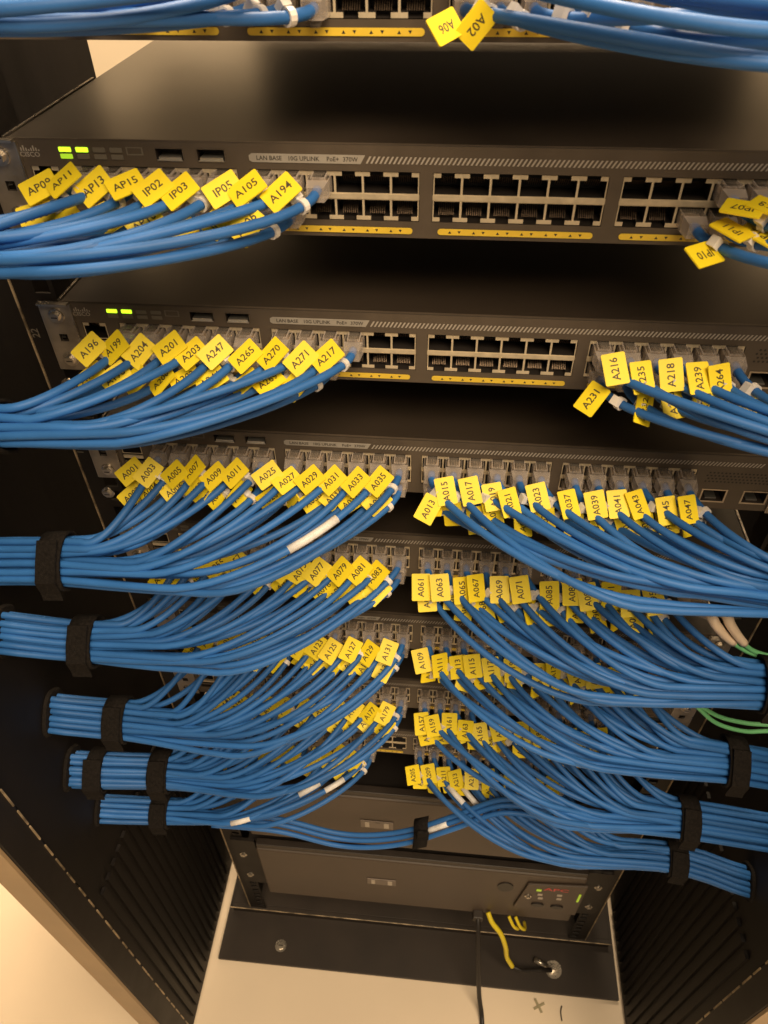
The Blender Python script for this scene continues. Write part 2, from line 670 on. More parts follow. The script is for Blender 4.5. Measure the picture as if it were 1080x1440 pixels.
def chassis_mesh():
    b = MB()
    b.box(-222.5, 222.5, 22, 246, -H, 0, "chassis")
    b.box(-222.5, 222.5, 0.02, 22, -1.2, 0, "chassis")
    b.box(-222.5, 222.5, 0.02, 22, -H, -H + 1.0, "chassis")
    b.box(-222.5, -221.3, 0.02, 22, -H + 1.0, -1.2, "chassis")
    b.box(221.3, 222.5, 0.02, 22, -H + 1.0, -1.2, "chassis")
    # thin raised bead along the front top edge
    b.box(-222.3, 222.3, 0.6, 2.0, 0, 0.45, "front")
    return b.mesh("chassis")


CHASSIS = chassis_mesh()


def front_mesh():
    b = MB()
    holes = []
    for g in range(4):
        holes.append((gx(g, 0) - .3, gx(g, 6) + .3, -MID_Z1 - 10.9, -MID_Z0 + 10.9))
    holes.append((-213.5, -199.0, -35.5, -12.6))
    for x in (-139.5, -118.5):
        holes.append((x - 7.4, x + 7.4, -9.0, -2.8))
    for x in (181.0, 207.0):
        holes.append((x - 8.0, x + 8.0, -38.5, -27.5))
    b.holed(-222.4, 222.4, -H + .05, -0.05, 0, holes, 1.4, "front")
    return b.mesh("front_panel")


FRONT_PANEL = front_mesh()


def midbar_mesh():
    b = MB()
    b.box(-.2, 6 * PITCH + .2, 0.25, 1.6, -MID_Z1, -MID_Z0, "port_metal")
    return b.mesh("shield_bar")


MIDBAR = midbar_mesh()


def mgmt_mesh():
    b = MB()
    b.box(-7.0, 7.0, 0.3, 1.0, -11.2, -8.9, "front")
    b.box(-6.9, 6.9, 0.2, 1.2, -6.6, -4.0, "port_metal")
    return b.mesh("console_shield")


MGMT = mgmt_mesh()

SW_LOOK = ["cut off by the upper edge of the picture",
           "with a wide run of empty ports and cables at its left end",
           "with A196 and A217 tags at left and empty ports in the middle",
           "fully plugged, with tags A003 to A047 across it",
           "fully plugged, with tags A061 and A083 at its middle",
           "fully plugged, with tags A109 and A131 at its middle",
           "fully plugged, with tags A157 and A179 at its middle",
           "lowest switch, with tags A205 to A213 beside a gap of empty ports"]
SWITCH = []
for k in range(8):
    z, dx = ZK[k], DX[k]
    lab = ("black rack switch " + SW_LOOK[k]) if k != 7 else "lowest black rack switch, with tags A205 to A213 right of its middle"
    sw = empty("network_switch", (dx, 0, z), lab, "switch", "rack switches stacked with gaps between them")
    SWITCH.append(sw)
    put("chassis", CHASSIS, sw)
    put("front_panel", FRONT_PANEL, sw)
    for g in range(4):
        put("shield_bar", MIDBAR, sw, (gx(g, 0), 0, 0))
        for c in range(6):
            x = gx(g, c + .5)
            put("port", PORT_UP, sw, (x, 0, -UP_C))
            put("port", PORT_LO, sw, (x, 0, -LO_C))
        put("port_strip", STRIP, sw, (gx(g, 3), -0.05, -40.7))
    put("port", PORT_UP, sw, (-206.3, 0, -18.0))
    put("console_shield", MGMT, sw, (-206.3, 0, -20.6))
    put("hatching", HATCH, sw)
    st = MB(); st.prism([(-98, -8.6), (-44.5, -8.6), (-42.2, -4.6), (-98, -4.6), (-99.5, -5.5), (-99.5, -7.7)], -0.3, 0, "strip_light")
    so = st.build("model_strip", sw)
    for s_, x in (("LAN BASE", -89.5), ("10G UPLINK", -72.5), ("PoE+", -58), ("370W", -49.5)):
        put("lettering", text_mesh(s_, 2.9, "print_dark"), so, (x, -0.36, -6.65), FRONT)
    em = put("emblem", LOGO, sw, (-211.5, -0.05, -5.6))
    put("lettering", text_mesh("CISCO", 3.2, "print_light", 1.12), em, (0, -0.2, -1.5), FRONT)
    for i, x in enumerate((-192.6, -183.8, -175.0, -166.3)):
        put("status_light", LED["led_green" if i < 2 and k < 3 else "led_off"], sw, (x, -0.05, -4.4))
        put("status_light", LED["led_green_dim" if (i == 0 and k == 1) else "led_off"], sw, (x, -0.05, -7.6))
    mb = MB(); mb.holed(-161.2, -152.6, -6.6, -2.8, -0.15, [(-160.4, -153.4, -6.0, -3.3)], 4, "led_off", "bezel_dark")
    mb.build("console_port", sw)
    for x in (-139.5, -118.5):
        put("usb_port", USB, sw, (x, 0, -5.9))
    for x in (181.0, 207.0):
        put("uplink_port", SFP, sw, (x, 0, -33.0))
    put("vent_dimples", DIMPLES, sw, (194, 0, -17))
    for s in (-1, 1):
        e = put("mounting_ear", EARS[s], sw, (s * 222.6, 0, 0))
        for zc in (-7.5, -36.5):
            bolt("screw", e, (s * 3.6, -2.3, zc), 4.6, "steel")

# ------------------------------------------------------------------ cables


def plug_meshes(flip):
    s = -1 if flip else 1
    b = MB()
    # clear front block, milky crimped tail, side rails and the latch
    b.box(-5.0, 5.0, -8.2, 3, -3.9, 3.9, "clear_plug")
    b.box(-5.35, -5.05, -8.0, 3, -3.9, 3.9, "milky_plug")
    b.box(5.05, 5.35, -8.0, 3, -3.9, 3.9, "milky_plug")
    b.add([(-5.3, -8.3, -3.9), (5.3, -8.3, -3.9), (5.3, -8.3, 3.9), (-5.3, -8.3, 3.9),
           (-4.3, -17.2, -3.5), (4.3, -17.2, -3.5), (4.3, -17.2, 3.2), (-4.3, -17.2, 3.2)],
          [(0, 3, 2, 1), (4, 5, 6, 7), (0, 1, 5, 4), (1, 2, 6, 5), (2, 3, 7, 6), (3, 0, 4, 7)], "milky_plug")
    z1, z2 = s * 4.1, s * 6.2
    b.add([(-2.9, 1.5, z1), (2.9, 1.5, z1), (2.0, -11.0, z2), (-2.0, -11.0, z2),
           (-2.9, 1.5, z1 + s * .9), (2.9, 1.5, z1 + s * .9), (2.0, -11.0, z2 + s * .9), (-2.0, -11.0, z2 + s * .9)],
          [(0, 1, 2, 3), (7, 6, 5, 4), (0, 4, 5, 1), (1, 5, 6, 2), (2, 6, 7, 3), (3, 7, 4, 0)], "clear_plug")
    # raised frame round the latch
    for x in (-3.7, 3.1):
        b.box(x, x + .6, -8.0, 1.0, s * 3.95, s * 4.9, "milky_plug")
    b.box(-3.0, 3.0, -8.0, -7.2, s * 3.95, s * 4.9, "milky_plug")
    pm = b.mesh("plug")
    c = MB()
    for i in range(8):
        x = -3.85 + i * 1.1
        c.box(x - .3, x + .3, -5.2, 2, -0.6, 1.6, "core")
    c.box(-4.3, 4.3, -7.6, -5.3, -2.6, 2.2, "bezel")
    c.box(-4.4, 4.4, -7.4, 2.4, -3.6, -3.0, "port_dark")
    return pm, c.mesh("wire_core")


PLUG = {0: plug_meshes(False), 1: plug_meshes(True)}


def tag_mesh():
    b = MB()
    L, W, T = 8.6, 6.1, 0.35
    c = 0.6
    poly = [(-L + c, -W), (L - c, -W), (L, -W + c), (L, W - c), (L - c, W), (-L + c, W), (-L, W - c), (-L, -W + c)]
    n = len(poly)
    b.add([(x, y, -T) for x, y in poly] + [(x, y, T) for x, y in poly],
          [tuple(range(n - 1, -1, -1)), tuple(range(n, 2 * n))] +
          [(i, (i + 1) % n, (i + 1) % n + n, i + n) for i in range(n)], "tag_yellow")
    return b.mesh("tag")


TAG = tag_mesh()


def tie_mesh():
    b = MB()
    N = 12
    ro, ri, hw = 3.6, 2.6, 1.6
    vs, fs = [], []
    for r, y in ((ro, -hw), (ro, hw), (ri, hw), (ri, -hw)):
        vs += [(r * math.cos(2 * math.pi * i / N), y, r * math.sin(2 * math.pi * i / N)) for i in range(N)]
    for a in range(4):
        bb = (a + 1) % 4
        for i in range(N):
            j = (i + 1) % N
            fs.append((a * N + i, a * N + j, bb * N + j, bb * N + i))
    b.add(vs, fs, "nylon")
    b.box(-2.5, 2.5, -2.3, 2.3, 3.1, 6.6, "nylon")
    return b.mesh("cable_tie")


TIE = tie_mesh()

NV = Vector((0, -0.72, 0.694)).normalized()       # the way the tags face
E1 = Vector((1, 0, 0))
E2 = NV.cross(E1)
EV = Vector((0, -0.685, -0.729))                  # across a bundle as one looks down at it
ED = Vector((0, 0.729, -0.685))                   # into the bundle


def catmull(pts, x):
    """centre line y,z at x; pts ordered by |x|, linear outside"""
    ax = [abs(p[0]) for p in pts]
    a = abs(x)
    if a <= ax[0]:
        i = 0
        t = (a - ax[0]) / (ax[1] - ax[0])
        t *= 0.55
        return Vector((x, pts[0][1], pts[0][2] + (pts[1][2] - pts[0][2]) * t))
    if a >= ax[-1]:
        n = len(pts)
        t = (a - ax[-1]) / (ax[-1] - ax[-2])
        return Vector((x, pts[-1][1] + (pts[-1][1] - pts[-2][1]) * t * .5, pts[-1][2] + (pts[-1][2] - pts[-2][2]) * t))
    for i in range(len(pts) - 1):
        if ax[i] <= a <= ax[i + 1]:
            break
    h = ax[i + 1] - ax[i]
    t = (a - ax[i]) / h
    out = []
    for c in (1, 2):
        def slope(j):
            if j == 0: return (pts[1][c] - pts[0][c]) / (ax[1] - ax[0])
            if j == len(pts) - 1: return (pts[j][c] - pts[j - 1][c]) / (ax[j] - ax[j - 1])
            return (pts[j + 1][c] - pts[j - 1][c]) / (ax[j + 1] - ax[j - 1])
        m0, m1 = slope(i) * h, slope(i + 1) * h
        out.append((2 * t ** 3 - 3 * t ** 2 + 1) * pts[i][c] + (t ** 3 - 2 * t ** 2 + t) * m0 +
                   (-2 * t ** 3 + 3 * t ** 2) * pts[i + 1][c] + (t ** 3 - t ** 2) * m1)
    return Vector((x, out[0], out[1]))


BUNDLE = {
    (0, -1): [(-76.4, -80.0, 239.2), (-133.7, -80.0, 241.7), (-176.4, -76.0, 243.5), (-300, -72, 240)],
    (0, 1): [(26.7, -80.0, 242), (81.7, -82.0, 242), (125.2, -76.0, 241), (300, -70, 236)],
    (1, -1): [(-97.5, -80.0, 162.3), (-161.0, -80.0, 155.9), (-215.3, -76.0, 150.2), (-300, -70, 142)],
    (1, 1): [(121.6, -70.0, 165.6), (154.3, -76.0, 160.5), (300, -70, 140)],
    (2, -1): [(-101.8, -80.0, 76.0), (-159.8, -80.0, 64.0), (-233.1, -76.0, 55.4), (-276.9, -66.0, 44.6)],
    (2, 1): [(104.0, -76.0, 98.3), (154.3, -78.0, 78.5), (193.6, -72.0, 65.7), (300, -68, 40)],
    (3, -1): [(-78.3, -80.0, -18.4), (-118.1, -82.0, -31.9), (-237.9, -74.0, -52.4), (-282.7, -70.0, -60.7)],
    (3, 1): [(56.2, -80.0, -2.5), (109.8, -82.0, -16.5), (191.8, -78.0, -29.5), (221.0, -72.0, -42.7), (300, -66, -60)],
    (4, -1): [(-57.1, -78.0, -88.1), (-96.5, -80.0, -108.8), (-245.4, -74.0, -137.8), (-303, -80.0, -126)],
    (4, 1): [(45.0, -80.0, -96), (103.0, -82.0, -117), (220.2, -76.0, -128.3), (243.8, -70.0, -138.5), (300, -64, -150)],
    (5, -1): [(-62.6, -76.0, -188.6), (-108.6, -80.0, -221.8), (-250.3, -74.0, -244.1), (-303, -80.0, -232)],
    (5, 1): [(52.9, -78.0, -180), (123.6, -82.0, -207), (234.5, -76.0, -230.6), (271.8, -70.0, -246.8), (310, -64, -256)],
    (6, -1): [(-60.9, -76.0, -267.9), (-116.9, -80.0, -300.0), (-232.9, -74.0, -329.0), (-303, -93.0, -300)],
    (6, 1): [(49.6, -78.0, -269.2), (116.2, -82.0, -298.4), (226.4, -76.0, -329.8), (300, -78.0, -338)],
    (7, -1): [(-70.5, -76.0, -339.0), (-124.8, -80.0, -373.3), (-251.6, -74.0, -411.1), (-303, -88.0, -386)],
    (7, 1): [(51.0, -76.0, -364.9), (124.7, -82.0, -396.0), (237.4, -76.0, -409.7), (300, -90.0, -415)],
}
STRAP_X = {(0, -1): 250, (0, 1): 250, (1, -1): 250, (1, 1): 250, (2, -1): 237, (2, 1): 240, (3, -1): 238, (3, 1): 238,
           (4, -1): 245, (4, 1): 226, (5, -1): 250, (5, 1): 234, (6, -1): 233, (6, 1): 226, (7, -1): 251, (7, 1): 237}
WALL_X = 312.0
DIA = 5.2           # spacing in the bundles
RAD = 2.42          # jacket radius


def series(start):
    return ["A%03d" % (start + 2 * i) for i in range(6)]


UP_TAGS = {3: [series(1), series(25), series(13), series(37)],
           4: [series(49), series(73), series(61), series(85)],
           5: [series(97), series(121), series(109), series(133)],
           6: [series(145), series(169), series(157), series(181)]}
# (switch, side) -> list of (group, column, row, tag text, text angle or None)
PLUGGED = {}
for k in (3, 4, 5, 6):
    for s, gs in ((-1, (0, 1)), (1, (2, 3))):
        lst = []
        for g in gs:
            for c in range(6):
                t = UP_TAGS[k][g][c]
                lst.append((g, c, 0, t, 62 if t == 'A013' else None))
                lst.append((g, c, 1, "A%03d" % (int(t[1:]) + 1), None))
        PLUGGED[(k, s)] = lst
B_up = ["AP09", "AP11", "AP13", "AP15", "IP02", "IP03", "IP05", "A105", "A194"]
B_lo = ["AP08", "AP10", "AP12", "AP14", "AP16", "IP01", "IP04", "A106", None]
lst = []
for i in range(9):
    g, c = divmod(i, 6)
    lst.append((g, c, 0, B_up[i], None))
    if B_lo[i]:
        lst.append((g, c, 1, B_lo[i], None))
PLUGGED[(1, -1)] = lst
PLUGGED[(1, 1)] = [(3, 3, 0, "IP07", 142), (3, 4, 0, "IP08", 144), (3, 5, 0, "IP09", 142),
                   (3, 2, 1, "IP10", 212), (3, 3, 1, "IP11", 146), (3, 4, 1, "IP12", 144), (3, 5, 1, "IP13", 146)]
C_up = ["A196", "A199", "A204", "A201", "A203", "A247", "A265", "A270", "A271", "A217"]
C_lo = ["A195", "A198", "A197", "A200", "A202", "A246", "A264", "A269", "A272", None]
lst = []
for i in range(10):
    g, c = divmod(i, 6)
    lst.append((g, c, 0, C_up[i], None))
    if C_lo[i]:
        lst.append((g, c, 1, C_lo[i], None))
PLUGGED[(2, -1)] = lst
CR_up = ["A216", "A235", "A218", "A239", "A264", "-"]
CR_lo = ["A231", "A232", "A236", "A238", "A240", "A263"]
lst = [(3, c, 0, CR_up[c], None) for c in range(6)] + [(3, 0, 1, "A231", 45)] + [(3, c, 1, CR_lo[c], None) for c in range(1, 6)]
PLUGGED[(2, 1)] = lst
PLUGGED[(0, -1)] = [(g, c, r, "-", None) for g, c in ((0, 1), (0, 3), (0, 5), (1, 0), (1, 1), (1, 2)) for r in (0, 1)]
PLUGGED[(0, 1)] = [(2, 0, 1, "A06", 222), (2, 1, 1, "A02", 232)] + \
                  [(2, c, 0, "-", None) for c in range(6)] + [(2, c, 1, "-", None) for c in (2, 3, 4, 5)] + \
                  [(3, c, 1, "-", None) for c in range(4)]
H_R = ["A205", "A209", "A211", "A213", "A215", "A219"]
PLUGGED[(7, 1)] = [(2, c, 0, H_R[c], None) for c in range(6)] + [(2, c, 1, "A%d" % (int(H_R[c][1:]) + 1), None) for c in range(6)] + \
                  [(3, c, r, None, None) for c in range(4) for r in (0, 1)]
PLUGGED[(7, -1)] = [(0, c, r, None, None) for c in range(6) for r in (0, 1)] + [(1, c, r, None, None) for c in range(4) for r in (0, 1)]

ANGLE_L = {0: 42, 1: 40, 2: 44, 3: 47, 4: 52, 5: 62, 6: 60, 7: 55}
ANGLE_R = {0: 80, 1: 80, 2: 100, 3: 103, 4: 97, 5: 99, 6: 99, 7: 96}
# white printed sleeves: (switch, group, column, row) -> fraction along the free span
SLEEVES = {(3, 1, 4, 0): 0.42, (7, 1, 3, 0): 0.42, (7, 1, 2, 0): 0.44, (7, 1, 0, 0): 0.8,
           (7, 2, 1, 0): 0.36, (7, 2, 2, 0): 0.34, (7, 2, 5, 0): 0.45}
ORD1 = ["first", "second", "third", "fourth", "fifth", "sixth"]
BLOCK = ["left", "centre-left", "centre-right", "right"]
BUNDLE_SIZE = {}
DARKV = {}


def hermite(p0, m0, p1, m1, t):
    return (2 * t ** 3 - 3 * t ** 2 + 1) * p0 + (t ** 3 - 2 * t ** 2 + t) * m0 + (-2 * t ** 3 + 3 * t ** 2) * p1 + (t ** 3 - t ** 2) * m1


used_labels = set()
for (k, s), lst in PLUGGED.items():
    n = len(lst)
    nd = (5 if k in (1, 2) and s < 0 else 4) if n > 12 else 3
    nr = math.ceil(n / nd)
    BUNDLE_SIZE[(k, s)] = (nr, nd)
    # outermost column first -> top of the bundle
    order = sorted(lst, key=lambda e: (-s * gx(e[0], e[1]), e[2]))
    rng = random.Random(100 * k + s)
    for start in range(0, n, nd):
        chunk = sorted(order[start:start + nd], key=lambda e: e[2])
        for d, (g, c, row, txt, ang) in enumerate(chunk):
            rank = start // nd
            xp = gx(g, c + .5) + DX[k]
            zp = ZK[k] - (UP_C if row == 0 else LO_C)
            bare = txt == "-"
            if bare:
                txt = None
            if txt:
                lab = "blue patch cable tagged %s in %s port row of %s switch from the top" % (txt, ("upper", "lower")[row], ORD[k])
            else:
                lab = "blue patch cable in %s %s port of %s block, %s switch from the top" % (ORD1[c], ("upper", "lower")[row], BLOCK[g], ORD[k])
            if lab in used_labels:
                lab += ", " + BLOCK[g] + " block"
            used_labels.add(lab)
            root = empty("patch_cable", (xp, 0, zp), lab, "cable",
                         "blue patch cables of the %s switch, %s bundle" % (ORD[k], "left" if s < 0 else "right"))
            off = Vector((xp, 0, zp))
            slot = EV * ((rank - (nr - 1) / 2) * DIA * 0.92 + rng.uniform(-1.0, 1.0)) + \
                ED * ((d - (nd - 1) / 2) * DIA * 0.90 + rng.uniform(-1.0, 1.0)) + EV * (DIA * .45 if d % 2 else 0)
            P = BUNDLE[(k, s)]
            xs = STRAP_X[(k, s)]
            span = max(46.0, min(112.0, (xs - s * xp) * 0.62)) + rng.uniform(-14, 14)
            xj = xp + s * span
            p1 = Vector((xp, -15.5, zp))
            if txt is None or ang is None:
                pass
            m1 = Vector((s * rng.uniform(2, 16), -rng.uniform(62, 84), rng.uniform(-14, 0)))
            loose = rng.uniform(0.0, 1.0)
            drift = rng.gauss(0, 0.85) * DIA              # cables swap places where the bundle is loose
            def centre(x):
                q = catmull(P, x) + slot
                fr = max(0.0, min(1.0, (xs - abs(x)) / 120.0))          # bundle loosens away from the strap
                q += EV * (slot.dot(EV) * 0.16 * fr + drift * fr) + Vector((0, -1, .2)) * (loose * 5 * fr)
                return q
            pj = centre(xj)
            dq = (centre(xj + s * 4) - centre(xj - s * 4)) / 8.0
            m2 = dq * span * 1.25
            pts = [Vector((xp, -10.5, zp)), Vector((xp, -13.0, zp))]
            N = 16
            wob = [rng.uniform(-1, 1) for _ in range(4)]
            for i in range(N):
                t = i / (N - 1)
                q = hermite(p1, m1, pj, m2, t)
                w = math.sin(math.pi * t)
                q += Vector((wob[0], wob[1] * 4.0, wob[2] * 3.2)) * w
                pts.append(q)
            rest = WALL_X - rng.uniform(0, 4) - abs(xj)      # on through the brush in the side wall
            M = max(5, int(rest / 22))
            for i in range(1, M + 1):
                x = xj + s * rest * i / M
                q = centre(x)
                q += Vector((0, wob[3] * .5 * math.sin(i * 1.3 + wob[0] * 3), wob[1] * .5 * math.sin(i * 1.1)))
                pts.append(q)
            jb = MB(off)
            jb.tube(pts, RAD, "jacket", 10)
            jk = jb.build("jacket", root, smooth=True)
            pm, cm = PLUG[row]
            pl = put("plug", pm, root)
            put("wire_core", cm, pl)
            # tie and flag about 15 mm behind the plug
            want = (12.5 if row == 0 else 14.0) + (5.5 if s > 0 else 0.0) + rng.uniform(-1, 1.5)
            ti, acc = 2, 0.0
            while acc + (pts[ti + 1] - pts[ti]).length < want:
                acc += (pts[ti + 1] - pts[ti]).length
                ti += 1
            tp = pts[ti] + (pts[ti + 1] - pts[ti]).normalized() * (want - acc)
            td = (pts[ti + 1] - pts[ti - 1]).normalized()
            yv = td
            hv_ = NV * 0.55 - E1 * (0.8 if ang is None else 0.3)
            zv = (hv_ - yv * hv_.dot(yv)).normalized()
            xv = yv.cross(zv)
            rm = Matrix((xv, yv, zv)).transposed()
            put("cable_tie", TIE, root, tp - off, rm)
            base = (ANGLE_L if s < 0 else ANGLE_R)[k]
            a = math.radians((base if ang is None else ang) + rng.gauss(0, 4.5 if row == 0 else 9))
            tilt = rng.gauss(0, 7 if row == 0 else 18)
            roll = rng.gauss(0, 8 if row == 0 else 18)
            nv = NV
            if s > 0:
                roll += 8
            F = Matrix((E1, E2, NV)).transposed()
            R3 = F @ Matrix.Rotation(math.radians(tilt), 3, 'X') @ Matrix.Rotation(math.radians(roll), 3, 'Y') @ Matrix.Rotation(a, 3, 'Z')
            if ang is not None:
                dxy = {0: (-16, -8) if c == 0 else (-17, -5), 1: (-12, 4) if ang < 200 else (-8, -5), 2: (-16, 1)}.get(k, (-7, -9))
                if k == 1 and ang < 200:
                    R3 = F @ Matrix.Rotation(math.radians(-38), 3, 'X') @ Matrix.Rotation(math.radians(rng.uniform(-10, 10)), 3, 'Y') @ Matrix.Rotation(a, 3, 'Z')
            elif s < 0:
                dxy = (-8.5 + rng.gauss(0, .8), 4.0 + rng.gauss(0, 1.1)) if row == 0 else (-8 + rng.gauss(0, 1.5), 2.0 + rng.gauss(0, 1.8))
            else:
                dxy = (-12.0 + rng.gauss(0, .8), 1.5 + rng.gauss(0, 1.3)) if row == 0 else (-8.5 + rng.gauss(0, 2), -1.0 + rng.gauss(0, 2))
            if k in (1, 2) and row == 1 and ang is None and s < 0:
                dxy = (-10.5 + rng.gauss(0, .8), -1.0 + rng.gauss(0, 1.0))
            if ang is None and s > 0 and k == 2:
                dxy = (dxy[0] + 7.5, dxy[1] + 1.0)
            if ang is None and s > 0 and row == 1 and (g, c) == (2, 0):
                dxy = (-6.0, 2.5)
            tc = tp + E1 * dxy[0] + E2 * dxy[1] + NV * (6.0 if row == 0 else ((9.5 if k in (1, 2) else 6.0) if s < 0 else 4.5))
            if bare:
                continue
            if k >= 4:
                R3 = R3 * 1.1
            elif k == 0:
                R3 = R3 * 0.85
            tg = put("tag", TAG, root, tc - off, R3)
            if txt:
                put("lettering", text_mesh(txt, 5.7, "tag_ink"), tg, (0, 0, 0.42))
            key = (k, g, c, row)
            if key in SLEEVES:
                fr = SLEEVES[key]
                i0 = int(2 + fr * N)
                seg = pts[i0 - 1:i0 + 2] if k == 7 else pts[i0 - 1:i0 + 3]
                sb = MB(off)
                sb.tube(seg, RAD + 0.3, "sleeve_white", 10)
                sb.build("sleeve", root, smooth=True)

# ------------------------------------------------------------------ hook-and-loop straps and wall grommets


def ring(b, c, tdir, hv, hd, width, thick, mname, N=20):
    vs, fs = [], []
    for dx_, ex in ((-width / 2, thick), (width / 2, thick), (width / 2, 0), (-width / 2, 0)):
        for i in range(N):
            a = 2 * math.pi * i / N
            ca, sa = math.cos(a), math.sin(a)
            sq = (abs(ca) ** 3 + abs(sa) ** 3) ** (-1 / 3)
            vs.append(c + tdir * (dx_ + 0.5 * math.sin(3 * a)) + EV * ((hv + ex) * ca * sq) + ED * ((hd + ex) * sa * sq))
    for a in range(4):
        bb = (a + 1) % 4
        for i in range(N):
            j = (i + 1) % N
            fs.append((a * N + i, a * N + j, bb * N + j, bb * N + i))
    b.add(vs, fs, mname)


for (k, s), x in STRAP_X.items():
    nr, nd = BUNDLE_SIZE[(k, s)]
    P = BUNDLE[(k, s)]
    spots = [x] + ([281] if (k, s) == (6, -1) else [])
    for xi, xx in enumerate(spots):
        c = catmull(P, s * xx)
        t = (catmull(P, s * (xx + 5)) - catmull(P, s * (xx - 5))).normalized()
        hv, hd = nr * DIA * .47 + 2.6, nd * DIA * .47 + 2.0
        side = "left" if s < 0 else "right"
        if k in (0, 1) or (k == 2 and s > 0):
            continue
        lab = ("narrow black hook-and-loop strap nearest the left wall on the %s switch's bundle" % ORD[k]) if xi else \
            "black hook-and-loop strap around the %s cable bundle of the %s switch" % (side, ORD[k])
        so = empty("cable_strap", c, lab, "strap", "black straps around the cable bundles")
        b = MB(c)
        ring(b, c + EV * 0.8, t, hv, hd, 17 if xi == 0 else 13, 2.0, "velcro")
        b.build("band", so, smooth=True)
        b = MB(c)
        # loose tail lying over the band and sticking out below
        w = 7.2
        prof = [(-hv * .75, -hd - 3.2), (0, -hd - 3.4), (hv * .8, -hd - 2.6), (hv + 4.5, -hd * .5), (hv + 8.5, -hd * .25)]
        vs, fs = [], []
        for (pv, pd) in prof:
            for dd in (0, -1.3):
                for sg in (-1, 1):
                    vs.append(c + t * (sg * w) + EV * pv + ED * (pd + dd))
        for i in range(len(prof) - 1):
            a, d_ = i * 4, (i + 1) * 4
            fs += [(a, a + 1, d_ + 1, d_), (a + 2, d_ + 2, d_ + 3, a + 3), (a, d_, d_ + 2, a + 2), (a + 1, a + 3, d_ + 3, d_ + 1)]
        fs += [(0, 2, 3, 1), (len(vs) - 4, len(vs) - 3, len(vs) - 1, len(vs) - 2)]
        b.add(vs, fs, "velcro")
        b.build("tail", so)

# dark brush inserts where the bundles pass the side walls
for (k, s), P in BUNDLE.items():
    nr, nd = BUNDLE_SIZE[(k, s)]
    c = catmull(P, s * 300.2)
    b = MB(rack_off)
    hv, hd = nr * DIA * .5 + 4, nd * DIA * .5 + 4
    rim = []
    for i in range(24):
        a = 2 * math.pi * i / 24
        ca, sa = math.cos(a), math.sin(a)
        sq = (abs(ca) ** 3 + abs(sa) ** 3) ** (-1 / 3)
        rim.append(EV * (hv * ca * sq) + ED * (hd * sa * sq))
    front = [c + Vector((-s * 1.6, 0, 0)) + q * 0.93 for q in rim]
    back = [Vector((s * 301.1, 0, 0)) + Vector((0, (c + q).y, (c + q).z)) for q in rim]
    fs = [tuple(range(24)), tuple(range(47, 23, -1))] + [(i, i + 24, (i + 1) % 24 + 24, (i + 1) % 24) for i in range(24)]
    b.add(front + back, fs, "velcro")
    b.build("brush_insert", rack)

# ------------------------------------------------------------------ loose blue run under the lowest switch
LOW = [(-205, -72, -428), (-140.3, -70.0, -432.7), (-84.8, -70.0, -453.0), (-45, -71, -448), (-6.2, -70.0, -429.2), (33.5, -66.0, -400), (75, -60, -372), (120, -62, -372)]


def smooth_path(pts, per=6):
    pts = [Vector(p) for p in pts]
    out = []
    for i in range(len(pts) - 1):
        p0, p1, p2, p3 = pts[max(i - 1, 0)], pts[i], pts[i + 1], pts[min(i + 2, len(pts) - 1)]
        for j in range(per):
            t = j / per
            out.append(0.5 * ((2 * p1) + (p2 - p0) * t + (2 * p0 - 5 * p1 + 4 * p2 - p3) * t * t + (-p0 + 3 * p1 - 3 * p2 + p3) * t ** 3))
    out.append(pts[-1])
    return out


for i, (v, d) in enumerate(((-6.2, 0), (0, 1.5), (6.2, 0))):
    off = Vector(LOW[0])
    ps = smooth_path([Vector(p) + EV * v + ED * d for p in LOW])
    o = empty("patch_cable", off, "%s of three blue cables slung low across the middle under the lowest switch" % ("uppermost", "middle one", "lowest")[i],
              "cable", "blue cables slung low under the lowest switch")
    b = MB(off)
    b.tube(ps, RAD, "jacket", 10)
    b.build("jacket", o, smooth=True)
    if i == 1:
        b = MB(off)
        b.tube(ps[26:30], RAD + .3, "sleeve_white", 10)
        b.build("sleeve", o, smooth=True)
c = Vector((1.5, -70, -421))
so = empty("cable_strap", c, "small black strap on the low blue cables under the lowest switch", "strap", "black straps around the cable bundles")
b = MB(c)
td = Vector((.78, .02, .5)).normalized()
ring(b, c, td, 12, 6.5, 16, 2.0, "velcro")
b.build("band", so, smooth=True)
b = MB(c)
b.box(c.x - 3, c.x + 8, c.y - 8, c.y - 5, c.z + 2, c.z + 17, "velcro")
b.build("tail", so, bevel=1)

